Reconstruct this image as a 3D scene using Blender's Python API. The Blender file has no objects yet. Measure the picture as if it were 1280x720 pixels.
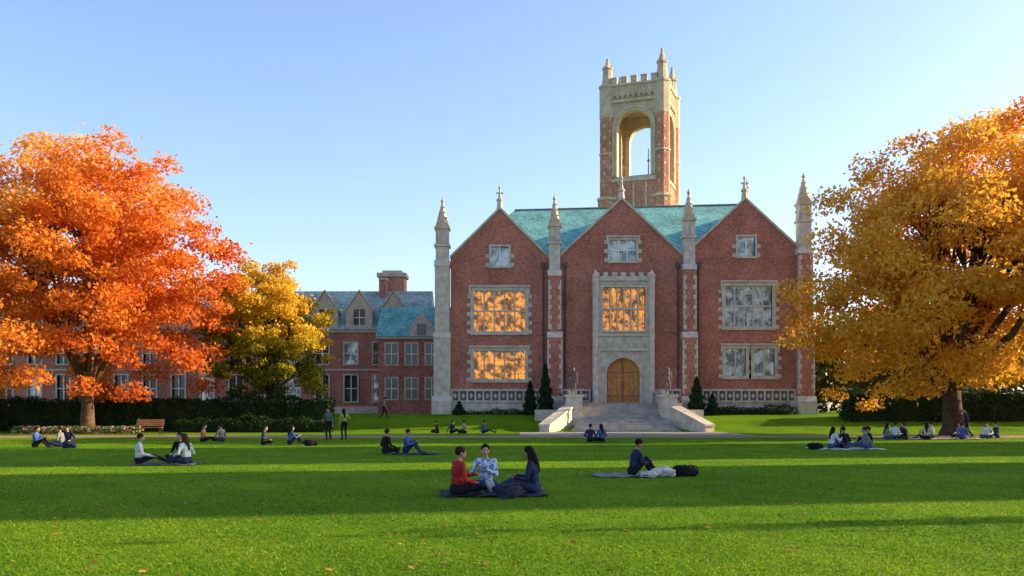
import bpy, bmesh, math, random
import numpy as np
from mathutils import Vector, Matrix
from mathutils.geometry import tessellate_polygon
random.seed(7)
sc=bpy.context.scene
COL=sc.collection
# ------------------------------------------------------------ materials
def new_mat(name):
    m=bpy.data.materials.new(name); m.use_nodes=True
    nt=m.node_tree; b=nt.nodes['Principled BSDF']; return m,nt,b
def c4(c): return (c[0],c[1],c[2],1.0)
def nmat(name,c1,c2,scale=3.0,rough=0.8,bump=0.0,bscale=None,detail=6,spec=0.3,metal=0.0,lo=0.35,hi=0.65):
    m,nt,b=new_mat(name); N=nt.nodes; L=nt.links
    tc=N.new('ShaderNodeTexCoord'); n=N.new('ShaderNodeTexNoise')
    n.inputs['Scale'].default_value=scale; n.inputs['Detail'].default_value=detail; n.inputs['Roughness'].default_value=0.65
    L.new(tc.outputs['Object'],n.inputs['Vector'])
    r=N.new('ShaderNodeValToRGB'); r.color_ramp.elements[0].position=lo; r.color_ramp.elements[1].position=hi
    r.color_ramp.elements[0].color=c4(c1); r.color_ramp.elements[1].color=c4(c2)
    L.new(n.outputs['Fac'],r.inputs['Fac']); L.new(r.outputs['Color'],b.inputs['Base Color'])
    b.inputs['Roughness'].default_value=rough; b.inputs['Specular IOR Level'].default_value=spec; b.inputs['Metallic'].default_value=metal
    if bump>0:
        n2=N.new('ShaderNodeTexNoise'); n2.inputs['Scale'].default_value=bscale or scale*6; n2.inputs['Detail'].default_value=4
        L.new(tc.outputs['Object'],n2.inputs['Vector'])
        bp=N.new('ShaderNodeBump'); bp.inputs['Strength'].default_value=bump; bp.inputs['Distance'].default_value=0.05
        L.new(n2.outputs['Fac'],bp.inputs['Height']); L.new(bp.outputs['Normal'],b.inputs['Normal'])
    return m
def brick_mat(name,ca,cb,mort,bw=0.23,bh=0.075,var=0.45):
    m,nt,b=new_mat(name); N=nt.nodes; L=nt.links
    tc=N.new('ShaderNodeTexCoord'); sx=N.new('ShaderNodeSeparateXYZ'); L.new(tc.outputs['Object'],sx.inputs[0])
    ad=N.new('ShaderNodeMath'); ad.operation='ADD'; L.new(sx.outputs['X'],ad.inputs[0]); L.new(sx.outputs['Y'],ad.inputs[1])
    cx=N.new('ShaderNodeCombineXYZ'); L.new(ad.outputs[0],cx.inputs['X']); L.new(sx.outputs['Z'],cx.inputs['Y'])
    br=N.new('ShaderNodeTexBrick'); L.new(cx.outputs[0],br.inputs['Vector'])
    br.inputs['Scale'].default_value=1.0; br.inputs['Brick Width'].default_value=bw; br.inputs['Row Height'].default_value=bh
    br.inputs['Mortar Size'].default_value=0.008; br.inputs['Color1'].default_value=c4(ca); br.inputs['Color2'].default_value=c4(cb); br.inputs['Mortar'].default_value=c4(mort)
    n=N.new('ShaderNodeTexNoise'); n.inputs['Scale'].default_value=0.5; n.inputs['Detail'].default_value=8; n.inputs['Roughness'].default_value=0.7
    L.new(tc.outputs['Object'],n.inputs['Vector'])
    n3=N.new('ShaderNodeTexNoise'); n3.inputs['Scale'].default_value=5; n3.inputs['Detail'].default_value=3
    L.new(tc.outputs['Object'],n3.inputs['Vector'])
    a2=N.new('ShaderNodeMath'); a2.operation='ADD'; L.new(n.outputs['Fac'],a2.inputs[0]); L.new(n3.outputs['Fac'],a2.inputs[1])
    mr=N.new('ShaderNodeMapRange'); mr.inputs['From Min'].default_value=0.7; mr.inputs['From Max'].default_value=1.3
    mr.inputs['To Min'].default_value=1-var; mr.inputs['To Max'].default_value=1+var; L.new(a2.outputs[0],mr.inputs['Value'])
    vm=N.new('ShaderNodeVectorMath'); vm.operation='SCALE'; L.new(br.outputs['Color'],vm.inputs[0]); L.new(mr.outputs[0],vm.inputs['Scale'])
    L.new(vm.outputs[0],b.inputs['Base Color']); b.inputs['Roughness'].default_value=0.9; b.inputs['Specular IOR Level'].default_value=0.2
    bp=N.new('ShaderNodeBump'); bp.inputs['Strength'].default_value=0.4; bp.inputs['Distance'].default_value=0.01
    L.new(br.outputs['Fac'],bp.inputs['Height']); bp.invert=True; L.new(bp.outputs['Normal'],b.inputs['Normal'])
    return m
def roof_mat(name,ca,cb):
    return brick_mat(name,ca,cb,tuple(x*0.5 for x in ca),bw=0.35,bh=0.28,var=0.5)
def leaf_mat(name,stops,trans=0.45,rough=0.6):
    m,nt,b=new_mat(name); N=nt.nodes; L=nt.links
    at=N.new('ShaderNodeAttribute'); at.attribute_name='tint'
    r=N.new('ShaderNodeValToRGB'); els=r.color_ramp.elements
    while len(els)<len(stops): els.new(0.5)
    for e,(p,c) in zip(els,stops): e.position=p; e.color=c4(c)
    L.new(at.outputs['Fac'],r.inputs['Fac']); L.new(r.outputs['Color'],b.inputs['Base Color'])
    b.inputs['Roughness'].default_value=rough; b.inputs['Specular IOR Level'].default_value=0.2
    t=N.new('ShaderNodeBsdfTranslucent'); L.new(r.outputs['Color'],t.inputs['Color'])
    mx=N.new('ShaderNodeMixShader'); mx.inputs[0].default_value=trans
    out=N['Material Output']; L.new(b.outputs[0],mx.inputs[1]); L.new(t.outputs[0],mx.inputs[2]); L.new(mx.outputs[0],out.inputs['Surface'])
    return m
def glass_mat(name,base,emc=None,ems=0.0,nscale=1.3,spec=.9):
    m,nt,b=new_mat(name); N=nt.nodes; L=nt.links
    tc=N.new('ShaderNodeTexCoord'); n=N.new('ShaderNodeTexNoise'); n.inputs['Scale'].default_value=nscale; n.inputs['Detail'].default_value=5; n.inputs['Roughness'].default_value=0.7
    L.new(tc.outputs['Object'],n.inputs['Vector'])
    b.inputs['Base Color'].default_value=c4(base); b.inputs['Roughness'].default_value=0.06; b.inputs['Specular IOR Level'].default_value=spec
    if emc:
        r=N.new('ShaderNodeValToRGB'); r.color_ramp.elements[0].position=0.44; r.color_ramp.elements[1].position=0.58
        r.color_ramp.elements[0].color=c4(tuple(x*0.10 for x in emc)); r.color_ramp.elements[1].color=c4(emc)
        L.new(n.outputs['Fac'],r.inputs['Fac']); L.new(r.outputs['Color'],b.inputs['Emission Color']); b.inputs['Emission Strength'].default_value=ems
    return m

M_BRICK=brick_mat('brick',(0.46,0.145,0.095),(0.33,0.095,0.065),(0.42,0.27,0.21))
M_BRICK2=brick_mat('tower_brick',(0.50,0.20,0.115),(0.40,0.145,0.085),(0.45,0.32,0.23))
M_STONE=nmat('limestone',(0.40,0.355,0.30),(0.62,0.56,0.47),2.2,0.85,0.3,14)
M_STONE_D=nmat('stone_dark',(0.10,0.09,0.085),(0.18,0.16,0.15),2.0,0.9)
M_GSTONE=nmat('sun_gold_stone',(0.40,0.32,0.22),(0.60,0.49,0.34),1.6,0.85,0.4,14)  # warm sunlit gold put into the stone colour itself
M_STEP=nmat('step_stone',(0.28,0.26,0.24),(0.46,0.43,0.40),1.5,0.85,0.3,12)
M_ROOF=roof_mat('copper_slate',(0.13,0.33,0.31),(0.19,0.42,0.38))
M_ROOF2=roof_mat('grey_slate',(0.24,0.32,0.30),(0.36,0.40,0.34))
M_WHITE=nmat('white_frame',(0.62,0.62,0.60),(0.78,0.78,0.75),4,0.5)
M_AMB=glass_mat('amber_glow_glass',(0.05,0.03,0.015),(1.0,0.36,0.045),1.25,1.5,spec=.35)  # amber emission painted in for a gold reflection, no lamp behind
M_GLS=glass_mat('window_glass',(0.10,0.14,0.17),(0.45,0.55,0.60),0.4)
M_DGL=glass_mat('dark_glass',(0.05,0.06,0.07),spec=.5)
M_WOOD=nmat('door_wood',(0.40,0.14,0.03),(0.62,0.28,0.07),5,0.45,0.2,30)
M_BARK=nmat('bark',(0.06,0.035,0.02),(0.16,0.09,0.05),3,0.95,0.8,12)
M_BARK2=nmat('bark_dark',(0.04,0.028,0.02),(0.10,0.065,0.04),3,0.95,0.8,12)
M_PATH=nmat('path_gravel',(0.20,0.15,0.09),(0.32,0.24,0.15),1.0,0.95,0.4,40)
M_PAVE=nmat('paving',(0.22,0.20,0.17),(0.34,0.31,0.27),1.3,0.9,0.2,20)

# ------------------------------------------------------------ mesh builder
class MB:
    def __init__(s): s.v=[];s.f=[];s.m=[]
    def add(s,vs,fs,mi=0):
        o=len(s.v); s.v+= [tuple(v) for v in vs]
        for f in fs: s.f.append([i+o for i in f]); s.m.append(mi)
    def box(s,x0,x1,y0,y1,z0,z1,mi=0):
        s.add([(x0,y0,z0),(x1,y0,z0),(x1,y1,z0),(x0,y1,z0),(x0,y0,z1),(x1,y0,z1),(x1,y1,z1),(x0,y1,z1)],
              [(0,3,2,1),(4,5,6,7),(0,1,5,4),(1,2,6,5),(2,3,7,6),(3,0,4,7)],mi)
    def extr(s,pts,y0,y1,mi=0,holes=(),back=True):
        loops=[pts]+list(holes)
        flat=[p for l in loops for p in l]
        tr=tessellate_polygon([[Vector((p[0],p[1],0)) for p in l] for l in loops])
        s.add([(p[0],y0,p[1]) for p in flat],[tuple(t) for t in tr],mi)
        if back: s.add([(p[0],y1,p[1]) for p in flat],[tuple(t) for t in tr],mi)
        for l in loops:
            n=len(l)
            for i in range(n):
                a=l[i];b=l[(i+1)%n]
                s.add([(a[0],y0,a[1]),(b[0],y0,b[1]),(b[0],y1,b[1]),(a[0],y1,a[1])],[(0,1,2,3)],mi)
    def extx(s,pts,x0,x1,mi=0):
        n=len(pts)
        s.add([(x0,p[0],p[1]) for p in pts]+[(x1,p[0],p[1]) for p in pts],
              [tuple(range(n)),tuple(range(2*n-1,n-1,-1))]+[(i,(i+1)%n,n+(i+1)%n,n+i) for i in range(n)],mi)
    def frus(s,x,y,z0,r0,z1,r1,n=8,mi=0,rot=0.0):
        v=[]
        for z,r in((z0,r0),(z1,r1)):
            for i in range(n):
                a=2*math.pi*(i+0.5)/n+rot; v.append((x+r*math.cos(a),y+r*math.sin(a),z))
        s.add(v,[(i,(i+1)%n,n+(i+1)%n,n+i) for i in range(n)]+[tuple(range(n-1,-1,-1)),tuple(range(n,2*n))],mi)
    def ball(s,x,y,z,r,mi=0,n=8,k=5,sz=1.0):
        for j in range(k):
            a0=-math.pi/2+math.pi*j/k; a1=-math.pi/2+math.pi*(j+1)/k
            s.frus(x,y,z+r*sz*math.sin(a0),max(r*math.cos(a0),0.001),z+r*sz*math.sin(a1),max(r*math.cos(a1),0.001),n,mi)
    def slab(s,p0,p1,y0,y1,th,mi=0):
        (xa,za),(xb,zb)=p0,p1
        s.extr([(xa,za),(xb,zb),(xb,zb+th),(xa,za+th)],y0,y1,mi)
    def tube(s,pts,rs,n=7,mi=0):
        rings=[]
        for i,p in enumerate(pts):
            p=Vector(p)
            d=(Vector(pts[min(i+1,len(pts)-1)])-Vector(pts[max(i-1,0)])).normalized()
            u=d.cross(Vector((0.13,1,0.21))).normalized(); w=d.cross(u)
            rings.append([tuple(p+rs[i]*(math.cos(2*math.pi*k/n)*u+math.sin(2*math.pi*k/n)*w)) for k in range(n)])
        v=[q for r in rings for q in r]; f=[]
        for i in range(len(pts)-1):
            for k in range(n): f.append((i*n+k,i*n+(k+1)%n,(i+1)*n+(k+1)%n,(i+1)*n+k))
        f.append(tuple(range(n-1,-1,-1))); f.append(tuple(range((len(pts)-1)*n,len(pts)*n)))
        s.add(v,f,mi)
    def build(s,name,mats,parent=None,loc=(0,0,0),rotz=0,smooth=False):
        me=bpy.data.meshes.new(name); me.from_pydata(s.v,[],s.f)
        for m in mats: me.materials.append(m)
        me.polygons.foreach_set('material_index',s.m)
        if smooth: me.polygons.foreach_set('use_smooth',[True]*len(s.f))
        me.update()
        ob=bpy.data.objects.new(name,me); COL.objects.link(ob); ob.location=loc; ob.rotation_euler[2]=rotz
        if parent: ob.parent=parent
        return ob
def empty(name,loc=(0,0,0),rotz=0):
    e=bpy.data.objects.new(name,None); COL.objects.link(e); e.location=loc; e.rotation_euler[2]=rotz; e.empty_display_size=0.5; return e
def sstep(t): t=np.clip(t,0,1); return t*t*(3-2*t)
def gz(x,y): return 1.25*sstep((np.asarray(y,float)-65.5)/8.5)

# ------------------------------------------------------------ ground
def grid_mesh(name,xs,ys,zf,mat,dz=0):
    X,Y=np.meshgrid(xs,ys); Z=zf(X,Y)+dz
    v=np.stack([X.ravel(),Y.ravel(),Z.ravel()],1); nx=len(xs); f=[]
    for j in range(len(ys)-1):
        for i in range(nx-1):
            a=j*nx+i; f.append((a,a+1,a+nx+1,a+nx))
    me=bpy.data.meshes.new(name); me.from_pydata(v.tolist(),[],f); me.materials.append(mat)
    me.polygons.foreach_set('use_smooth',[True]*len(f)); me.update()
    ob=bpy.data.objects.new(name,me); COL.objects.link(ob); return ob
m,nt,b=new_mat('lawn'); N=nt.nodes; L=nt.links; M_LAWN=m
tc=N.new('ShaderNodeTexCoord')
n1=N.new('ShaderNodeTexNoise'); n1.inputs['Scale'].default_value=0.35; n1.inputs['Detail'].default_value=8; n1.inputs['Roughness'].default_value=0.7
n2=N.new('ShaderNodeTexNoise'); n2.inputs['Scale'].default_value=14; n2.inputs['Detail'].default_value=6; n2.inputs['Roughness'].default_value=0.8
for n in(n1,n2): L.new(tc.outputs['Object'],n.inputs['Vector'])
ad=N.new('ShaderNodeMath'); ad.operation='ADD'; L.new(n1.outputs['Fac'],ad.inputs[0]); L.new(n2.outputs['Fac'],ad.inputs[1])
r=N.new('ShaderNodeValToRGB'); r.color_ramp.elements[0].position=0.0; r.color_ramp.elements[0].color=(0.035,0.12,0.004,1)
r.color_ramp.elements[1].position=1.0; r.color_ramp.elements[1].color=(0.15,0.25,0.008,1)
mr=N.new('ShaderNodeMapRange'); mr.inputs['From Min'].default_value=0.75; mr.inputs['From Max'].default_value=1.25
L.new(ad.outputs[0],mr.inputs['Value']); L.new(mr.outputs[0],r.inputs['Fac']); L.new(r.outputs['Color'],b.inputs['Base Color'])
b.inputs['Roughness'].default_value=0.95; b.inputs['Specular IOR Level'].default_value=0.03
bp=N.new('ShaderNodeBump'); bp.inputs['Strength'].default_value=0.3; bp.inputs['Distance'].default_value=0.04
L.new(n2.outputs['Fac'],bp.inputs['Height']); L.new(bp.outputs['Normal'],b.inputs['Normal'])
xs=np.concatenate([[-900,-400,-200],np.linspace(-120,120,49),[200,400,900]])
ys=np.concatenate([[-300,-60],np.linspace(-10,64,15),np.linspace(65,76,23),[85,100,140,250,600,1500]])
grid_mesh('lawn_ground',xs,ys,gz,M_LAWN)
grid_mesh('path',np.linspace(-110,110,3),np.array([52.0,56.5]),lambda X,Y:X*0+0.006,M_PATH)
grid_mesh('forecourt_pavement',np.array([0.5,15.0]),np.array([56.52,65.3]),lambda X,Y:X*0+0.010,M_PAVE)

def tri_mesh(name,V,nv,mat,tint=None):
    n=len(V)//nv
    me=bpy.data.meshes.new(name); me.vertices.add(len(V)); me.vertices.foreach_set('co',V.astype(np.float32).ravel())
    me.loops.add(n*nv); me.loops.foreach_set('vertex_index',np.arange(n*nv,dtype=np.int32))
    me.polygons.add(n); me.polygons.foreach_set('loop_start',np.arange(0,n*nv,nv,dtype=np.int32))
    try: me.polygons.foreach_set('loop_total',np.full(n,nv,dtype=np.int32))
    except Exception: pass
    me.materials.append(mat)
    if tint is not None:
        a=me.attributes.new('tint','FLOAT','FACE'); a.data.foreach_set('value',tint.astype(np.float32))
    me.update(calc_edges=True)
    ob=bpy.data.objects.new(name,me); COL.objects.link(ob); return ob
rng=np.random.default_rng(3)
n=190000
u=rng.random(n); Y=1/(1/7.5+(1/50-1/7.5)*u)
X=(rng.random(n)*2-1)*(0.62*Y+1.5)
h=(0.008+0.018*rng.random(n))*(1+Y*0.006); w=0.004+0.0007*Y
a=rng.random(n)*2*np.pi; lean=rng.normal(0,1.3,(n,2))*h[:,None]
P0=np.stack([X-np.cos(a)*w,Y-np.sin(a)*w,np.full(n,-0.003)],1); P1=np.stack([X+np.cos(a)*w,Y+np.sin(a)*w,np.full(n,-0.003)],1)
P2=np.stack([X+lean[:,0],Y+lean[:,1],h],1)
V=np.stack([P0,P1,P2],1).reshape(-1,3)
patch=0.5+0.25*np.sin(X*0.9+1.3*np.sin(Y*0.5))+0.2*np.sin(Y*0.8+X*0.3)+.2*np.sin(X*3.1+Y*2.3)
tint=np.clip(0.6*rng.random(n)+0.4*patch,0,1)
M_BLADE=leaf_mat('grass_blades',[(0,(0.04,0.12,0.004)),(0.6,(0.13,0.25,0.008)),(1,(0.30,0.37,0.02))],0.45,0.6)
tri_mesh('grass',V,3,M_BLADE,tint)

# ------------------------------------------------------------ leaves & trees
def leaf_quads(C,out,size,rng,up=0.5,outb=0.5):
    n=len(C); nr=rng.normal(size=(n,3)); nr/=np.linalg.norm(nr,axis=1)[:,None]
    nr=nr+np.array([0,0,up])+out*outb; nr/=np.linalg.norm(nr,axis=1)[:,None]
    t=rng.normal(size=(n,3)); a=np.cross(nr,t); a/=np.linalg.norm(a,axis=1)[:,None]; b=np.cross(nr,a)
    s=(size*(0.6+0.8*rng.random(n)))[:,None]
    return np.stack([C-a*s*0.6,C-b*s*0.38-a*s*0.05,C+a*s*0.6,C+b*s*0.38-a*s*0.05],1).reshape(-1,3)
def make_tree(name,loc,H,bottom,rx,mat,bark,seed,nleaf=70000,ncl=230,leaf=0.2,trunk_r=0.45,fork=3.0,tintf=None,ry=None,egg=0.12,flat=0.55,off=(0,0),lobe=0.12,droop=0.0,full=0.6,cd=0.38,crk=1.0,skew=0.0):
    rng=np.random.default_rng(seed); ry=ry or rx
    root=empty(name,loc); cz=(H+bottom)/2; rz=(H-bottom)/2
    i_=np.arange(ncl)+.5; zz=1-2*i_/ncl; th=i_*2.39996
    d=np.stack([np.sqrt(1-zz**2)*np.cos(th),np.sqrt(1-zz**2)*np.sin(th),zz],1)+rng.normal(0,.12,(ncl,3)); d/=np.linalg.norm(d,axis=1)[:,None]
    az=np.arctan2(d[:,1],d[:,0]); ph=rng.random(4)*6.28
    lm=1+lobe*np.sin(3*az+ph[0]+2*d[:,2])+lobe*0.8*np.sin(5*az+ph[1]-3*d[:,2])+lobe*0.6*np.sin(7*d[:,2]+ph[2])
    rr=np.maximum(rng.random(ncl),0.10)**cd*lm
    wz=1-egg*2.0*np.clip(d[:,2],0,1)**2
    lowf=np.where(d[:,2]<0,(1/np.sqrt(np.clip(1-d[:,2]**2,0.16,1)))**full,1.0)
    wz=wz*lowf
    cp=np.stack([off[0]+d[:,0]*rx*rr*wz+skew*d[:,2]*rx,off[1]+d[:,1]*ry*rr*wz,cz+d[:,2]*rz*np.minimum(rr,1.06)],1)
    cr=rx*(0.08+0.10*rng.random(ncl))*crk; ct=rng.random(ncl)
    wt=cr**2; idx=rng.choice(ncl,nleaf,p=wt/wt.sum())
    o=rng.normal(size=(nleaf,3)); o/=np.linalg.norm(o,axis=1)[:,None]
    o*=(cr[idx]*rng.random(nleaf)**0.45)[:,None]; o[:,2]*=flat
    rad=np.hypot(o[:,0],o[:,1]); o[:,2]-=droop*rad
    C=cp[idx]+o; strag=rng.random(nleaf)<0.07; C[strag]+=rng.normal(0,0.4,(strag.sum(),3))
    C[:,2]=np.where(C[:,2]<bottom*.8,bottom*.8+rng.random(nleaf)*.8,C[:,2])
    out=C-np.array([off[0],off[1],cz]); out/=np.linalg.norm(out,axis=1)[:,None]+1e-6
    V=leaf_quads(C,out,leaf,rng)
    q=(C-np.array([off[0],off[1],cz]))/np.array([rx,ry,rz])
    base=tintf(q) if tintf else 0.5
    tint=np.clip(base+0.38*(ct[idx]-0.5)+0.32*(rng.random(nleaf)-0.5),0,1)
    lf=tri_mesh('foliage',V,4,mat,tint); lf.parent=root
    mb=MB(); R=random.Random(seed)
    top=(R.uniform(-.2,.2),R.uniform(-.2,.2),fork)
    mb.tube([(0,0,-0.3),(0,0,0.15),(0,0,0.6),(top[0]*.5,top[1]*.5,fork*.6),top],[trunk_r*1.7,trunk_r*1.45,trunk_r*1.1,trunk_r*.95,trunk_r*.9],10)
    nl=9
    for i in range(nl):
        aa=2*math.pi*i/nl+R.uniform(-.3,.3); el=R.uniform(0.35,1.25)
        if i==0: el=1.5
        Lm=0.62
        e=Vector((off[0]+math.cos(aa)*math.cos(el)*rx*Lm*1.1,off[1]+math.sin(aa)*math.cos(el)*ry*Lm*1.1,max(fork+0.8,cz+(math.sin(el)-0.55)*rz*Lm*1.4)))
        s0=Vector((top[0],top[1],fork*R.uniform(.85,1.0))); mid=(s0+e)/2+Vector((0,0,-0.4+R.uniform(-.3,.6)))+Vector((math.cos(aa),math.sin(aa),0))*0.5
        r0=trunk_r*R.uniform(.42,.6)
        mb.tube([s0,s0.lerp(mid,.5)+Vector((0,0,.15)),mid,mid.lerp(e,.5),e],[r0,r0*.8,r0*.62,r0*.42,r0*.2],7)
        dd=np.linalg.norm(cp-np.array(e),axis=1); near=np.argsort(dd)[:max(6,ncl//22)]
        for j in near:
            st=Vector(mid).lerp(e,R.uniform(.0,1)); en=Vector(cp[j]); mm=(st+en)/2+Vector((R.uniform(-.3,.3),R.uniform(-.3,.3),R.uniform(-.1,.4)))
            mb.tube([st,mm,en],[r0*.28,r0*.18,r0*.05],5)
    mb.build('trunk_and_limbs',[bark],root,smooth=True)
    return root
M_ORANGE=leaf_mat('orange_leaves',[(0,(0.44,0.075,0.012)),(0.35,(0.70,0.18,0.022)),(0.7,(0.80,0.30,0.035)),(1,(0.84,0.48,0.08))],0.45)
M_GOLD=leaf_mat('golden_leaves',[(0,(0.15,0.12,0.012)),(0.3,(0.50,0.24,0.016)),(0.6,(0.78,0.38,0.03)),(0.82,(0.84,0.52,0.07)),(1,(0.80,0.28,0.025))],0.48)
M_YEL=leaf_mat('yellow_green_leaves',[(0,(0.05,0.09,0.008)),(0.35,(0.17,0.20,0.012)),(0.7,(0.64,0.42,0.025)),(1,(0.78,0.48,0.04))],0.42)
M_HEDGE=leaf_mat('hedge_leaves',[(0,(0.008,0.022,0.005)),(0.6,(0.022,0.05,0.010)),(1,(0.05,0.085,0.015))],0.2)
M_CON=leaf_mat('conifer_leaves',[(0,(0.008,0.025,0.010)),(1,(0.025,0.06,0.02))],0.15)
M_DIST=leaf_mat('distant_leaves',[(0,(0.04,0.06,0.012)),(0.5,(0.12,0.13,0.015)),(1,(0.45,0.28,0.03))],0.35)
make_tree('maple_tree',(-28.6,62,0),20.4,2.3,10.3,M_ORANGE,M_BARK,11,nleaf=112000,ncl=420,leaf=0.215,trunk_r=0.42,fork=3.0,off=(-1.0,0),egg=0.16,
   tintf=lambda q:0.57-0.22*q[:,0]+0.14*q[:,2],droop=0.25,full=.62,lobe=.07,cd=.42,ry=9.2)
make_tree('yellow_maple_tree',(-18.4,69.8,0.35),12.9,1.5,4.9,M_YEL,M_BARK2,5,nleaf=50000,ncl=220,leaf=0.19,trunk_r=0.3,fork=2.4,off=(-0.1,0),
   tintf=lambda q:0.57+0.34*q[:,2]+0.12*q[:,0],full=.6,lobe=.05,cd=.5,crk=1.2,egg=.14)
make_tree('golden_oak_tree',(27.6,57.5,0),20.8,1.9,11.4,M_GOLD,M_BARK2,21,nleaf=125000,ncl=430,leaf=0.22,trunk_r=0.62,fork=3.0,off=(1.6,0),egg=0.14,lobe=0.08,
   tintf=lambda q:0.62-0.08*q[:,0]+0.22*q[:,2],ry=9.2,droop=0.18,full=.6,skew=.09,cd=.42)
make_tree('yellow_maple_tree',(48,84,1.2),10,1.2,5,M_YEL,M_BARK2,31,nleaf=18000,ncl=80,leaf=0.26,trunk_r=0.25,fork=2,tintf=lambda q:0.8+0*q[:,0])
make_tree('shade_tree',(33,86,1.2),10,1.0,5.5,M_DIST,M_BARK2,33,nleaf=16000,ncl=80,leaf=0.28,trunk_r=0.25,fork=2,tintf=lambda q:0.3+0*q[:,0])
make_tree('shade_tree',(40,92,1.2),13,1.0,6,M_DIST,M_BARK2,35,nleaf=16000,ncl=80,leaf=0.32,trunk_r=0.25,fork=2,tintf=lambda q:0.35+0*q[:,0])
# slim tree out of view at right, put there for its thin lawn shadow
make_tree('columnar_tree',(24,16.3,0),11,0.8,0.42,M_YEL,M_BARK2,41,nleaf=9000,ncl=60,leaf=0.16,trunk_r=0.15,fork=2.5)

def leaf_box(name,boxes,mat,leaf,dens,seed,core=(0.012,0.022,0.006)):
    rng=np.random.default_rng(seed); Cs=[];Os=[]
    root=empty(name); mb=MB()
    for(x0,x1,y0,y1,z0,z1)in boxes:
        mb.box(x0+.15,x1-.15,y0+.15,y1-.15,z0-.3,z1-.18)
        for ax in('f','t','b','l','r'):
            A={'f':(x1-x0)*(z1-z0),'b':(x1-x0)*(z1-z0),'t':(x1-x0)*(y1-y0),'l':(y1-y0)*(z1-z0),'r':(y1-y0)*(z1-z0)}[ax]
            n=int(A*dens); q=rng.random((n,3)); X=x0+(x1-x0)*q[:,0]; Y=y0+(y1-y0)*q[:,1]; Z=z0+(z1-z0)*q[:,2]
            o=np.zeros((n,3))
            if ax=='f': Y[:]=y0;o[:,1]=-1
            if ax=='b': Y[:]=y1;o[:,1]=1
            if ax=='t': Z[:]=z1;o[:,2]=1
            if ax=='l': X[:]=x0;o[:,0]=-1
            if ax=='r': X[:]=x1;o[:,0]=1
            C=np.stack([X,Y,Z],1)
            C+=o*(0.12*np.sin(X*1.7+Z*2.1)+0.10*np.sin(X*4.3+1)+0.16*np.sin(X*.6)+rng.normal(0,0.08,n))[:,None]+rng.normal(0,0.05,(n,3))
            Cs.append(C);Os.append(o)
    C=np.concatenate(Cs);O=np.concatenate(Os)
    V=leaf_quads(C,O,leaf,rng,0.3,0.8); t=rng.random(len(C))*0.7+0.3*(0.5+0.5*np.sin(C[:,0]*1.3))
    lf=tri_mesh('foliage',V,4,mat,t); lf.parent=root
    mb.build('twig_core',[nmat('hedge_core',core,tuple(c*1.5 for c in core),4,1.0)],root)
    return root
leaf_box('hedge',[(-70,-13.2,66.6,68.4,0.0,2.35)],M_HEDGE,0.15,130,1)
leaf_box('hedge',[(-70,-36,63.5,64.6,0,0.9),(-24,-12.8,64.6,65.6,0.0,0.85)],M_HEDGE,0.13,150,2)
leaf_box('hedge',[(25.6,75,70,72,0.6,3.0)],M_HEDGE,0.15,110,3)
leaf_box('hedge',[(15.0,22.6,73.2,74.2,1.1,1.75),(-4.6,1.5,73.4,74.3,1.1,1.5)],M_HEDGE,0.11,200,4)
def treeline(name,spots,seed,mat=M_DIST):
    rng=np.random.default_rng(seed); Cs=[];Os=[];T=[]
    for(x,y,r,h)in spots:
        n=int(2500*r/5); d=rng.normal(size=(n,3)); d/=np.linalg.norm(d,axis=1)[:,None]
        lm=1+0.15*np.sin(5*np.arctan2(d[:,1],d[:,0])+x)+0.12*np.sin(6*d[:,2]+y)
        C=d*np.array([r,r,h/2])*(lm*rng.random(n)**.25)[:,None]+np.array([x,y,1.0+h/2]); C[:,2]=np.maximum(C[:,2],1.2+rng.random(n))
        Cs.append(C);Os.append(d);T.append(np.full(n,rng.random()*0.5)+rng.random(n)*.5)
    C=np.concatenate(Cs); V=leaf_quads(C,np.concatenate(Os),0.6,rng)
    tri_mesh(name,V,4,mat,np.concatenate(T))
R=random.Random(4)
treeline('tree_line',[(x+R.uniform(-2,2),R.uniform(118,135),R.uniform(5,7.5),R.uniform(10,15)) for x in range(36,110,6)]+
                     [(x+R.uniform(-2,2),R.uniform(112,128),R.uniform(5,7.5),R.uniform(7,10)) for x in range(-110,-20,7)],9)
def conifer(loc,h,r,seed):
    rng=np.random.default_rng(seed); n=int(2600*h*r)
    t=rng.random(n)**0.8; prof=r*(1-t)**0.75*(0.85+0.15*np.sin(t*30)); a=rng.random(n)*6.283; k=rng.random(n)**.3
    C=np.stack([np.cos(a)*prof*k,np.sin(a)*prof*k,0.12+t*h],1); O=np.stack([np.cos(a),np.sin(a),0*a+.3],1)
    V=leaf_quads(C,O,0.12,rng); root=empty('conifer_shrub',loc); lf=tri_mesh('foliage',V,4,M_CON,rng.random(n)); lf.parent=root
    mb=MB(); mb.tube([(0,0,-.2),(0,0,h*.8)],[.07,.02]); mb.build('trunk',[M_BARK2],root)
conifer((1.45,73.2,1.15),2.6,0.75,1); conifer((2.65,72.6,1.1),4.0,0.85,2); conifer((14.6,72.8,1.1),3.0,0.95,3)
conifer((15.9,73.0,1.15),1.6,0.7,4); conifer((-4.2,73.0,1.15),1.0,0.6,5)

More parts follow.
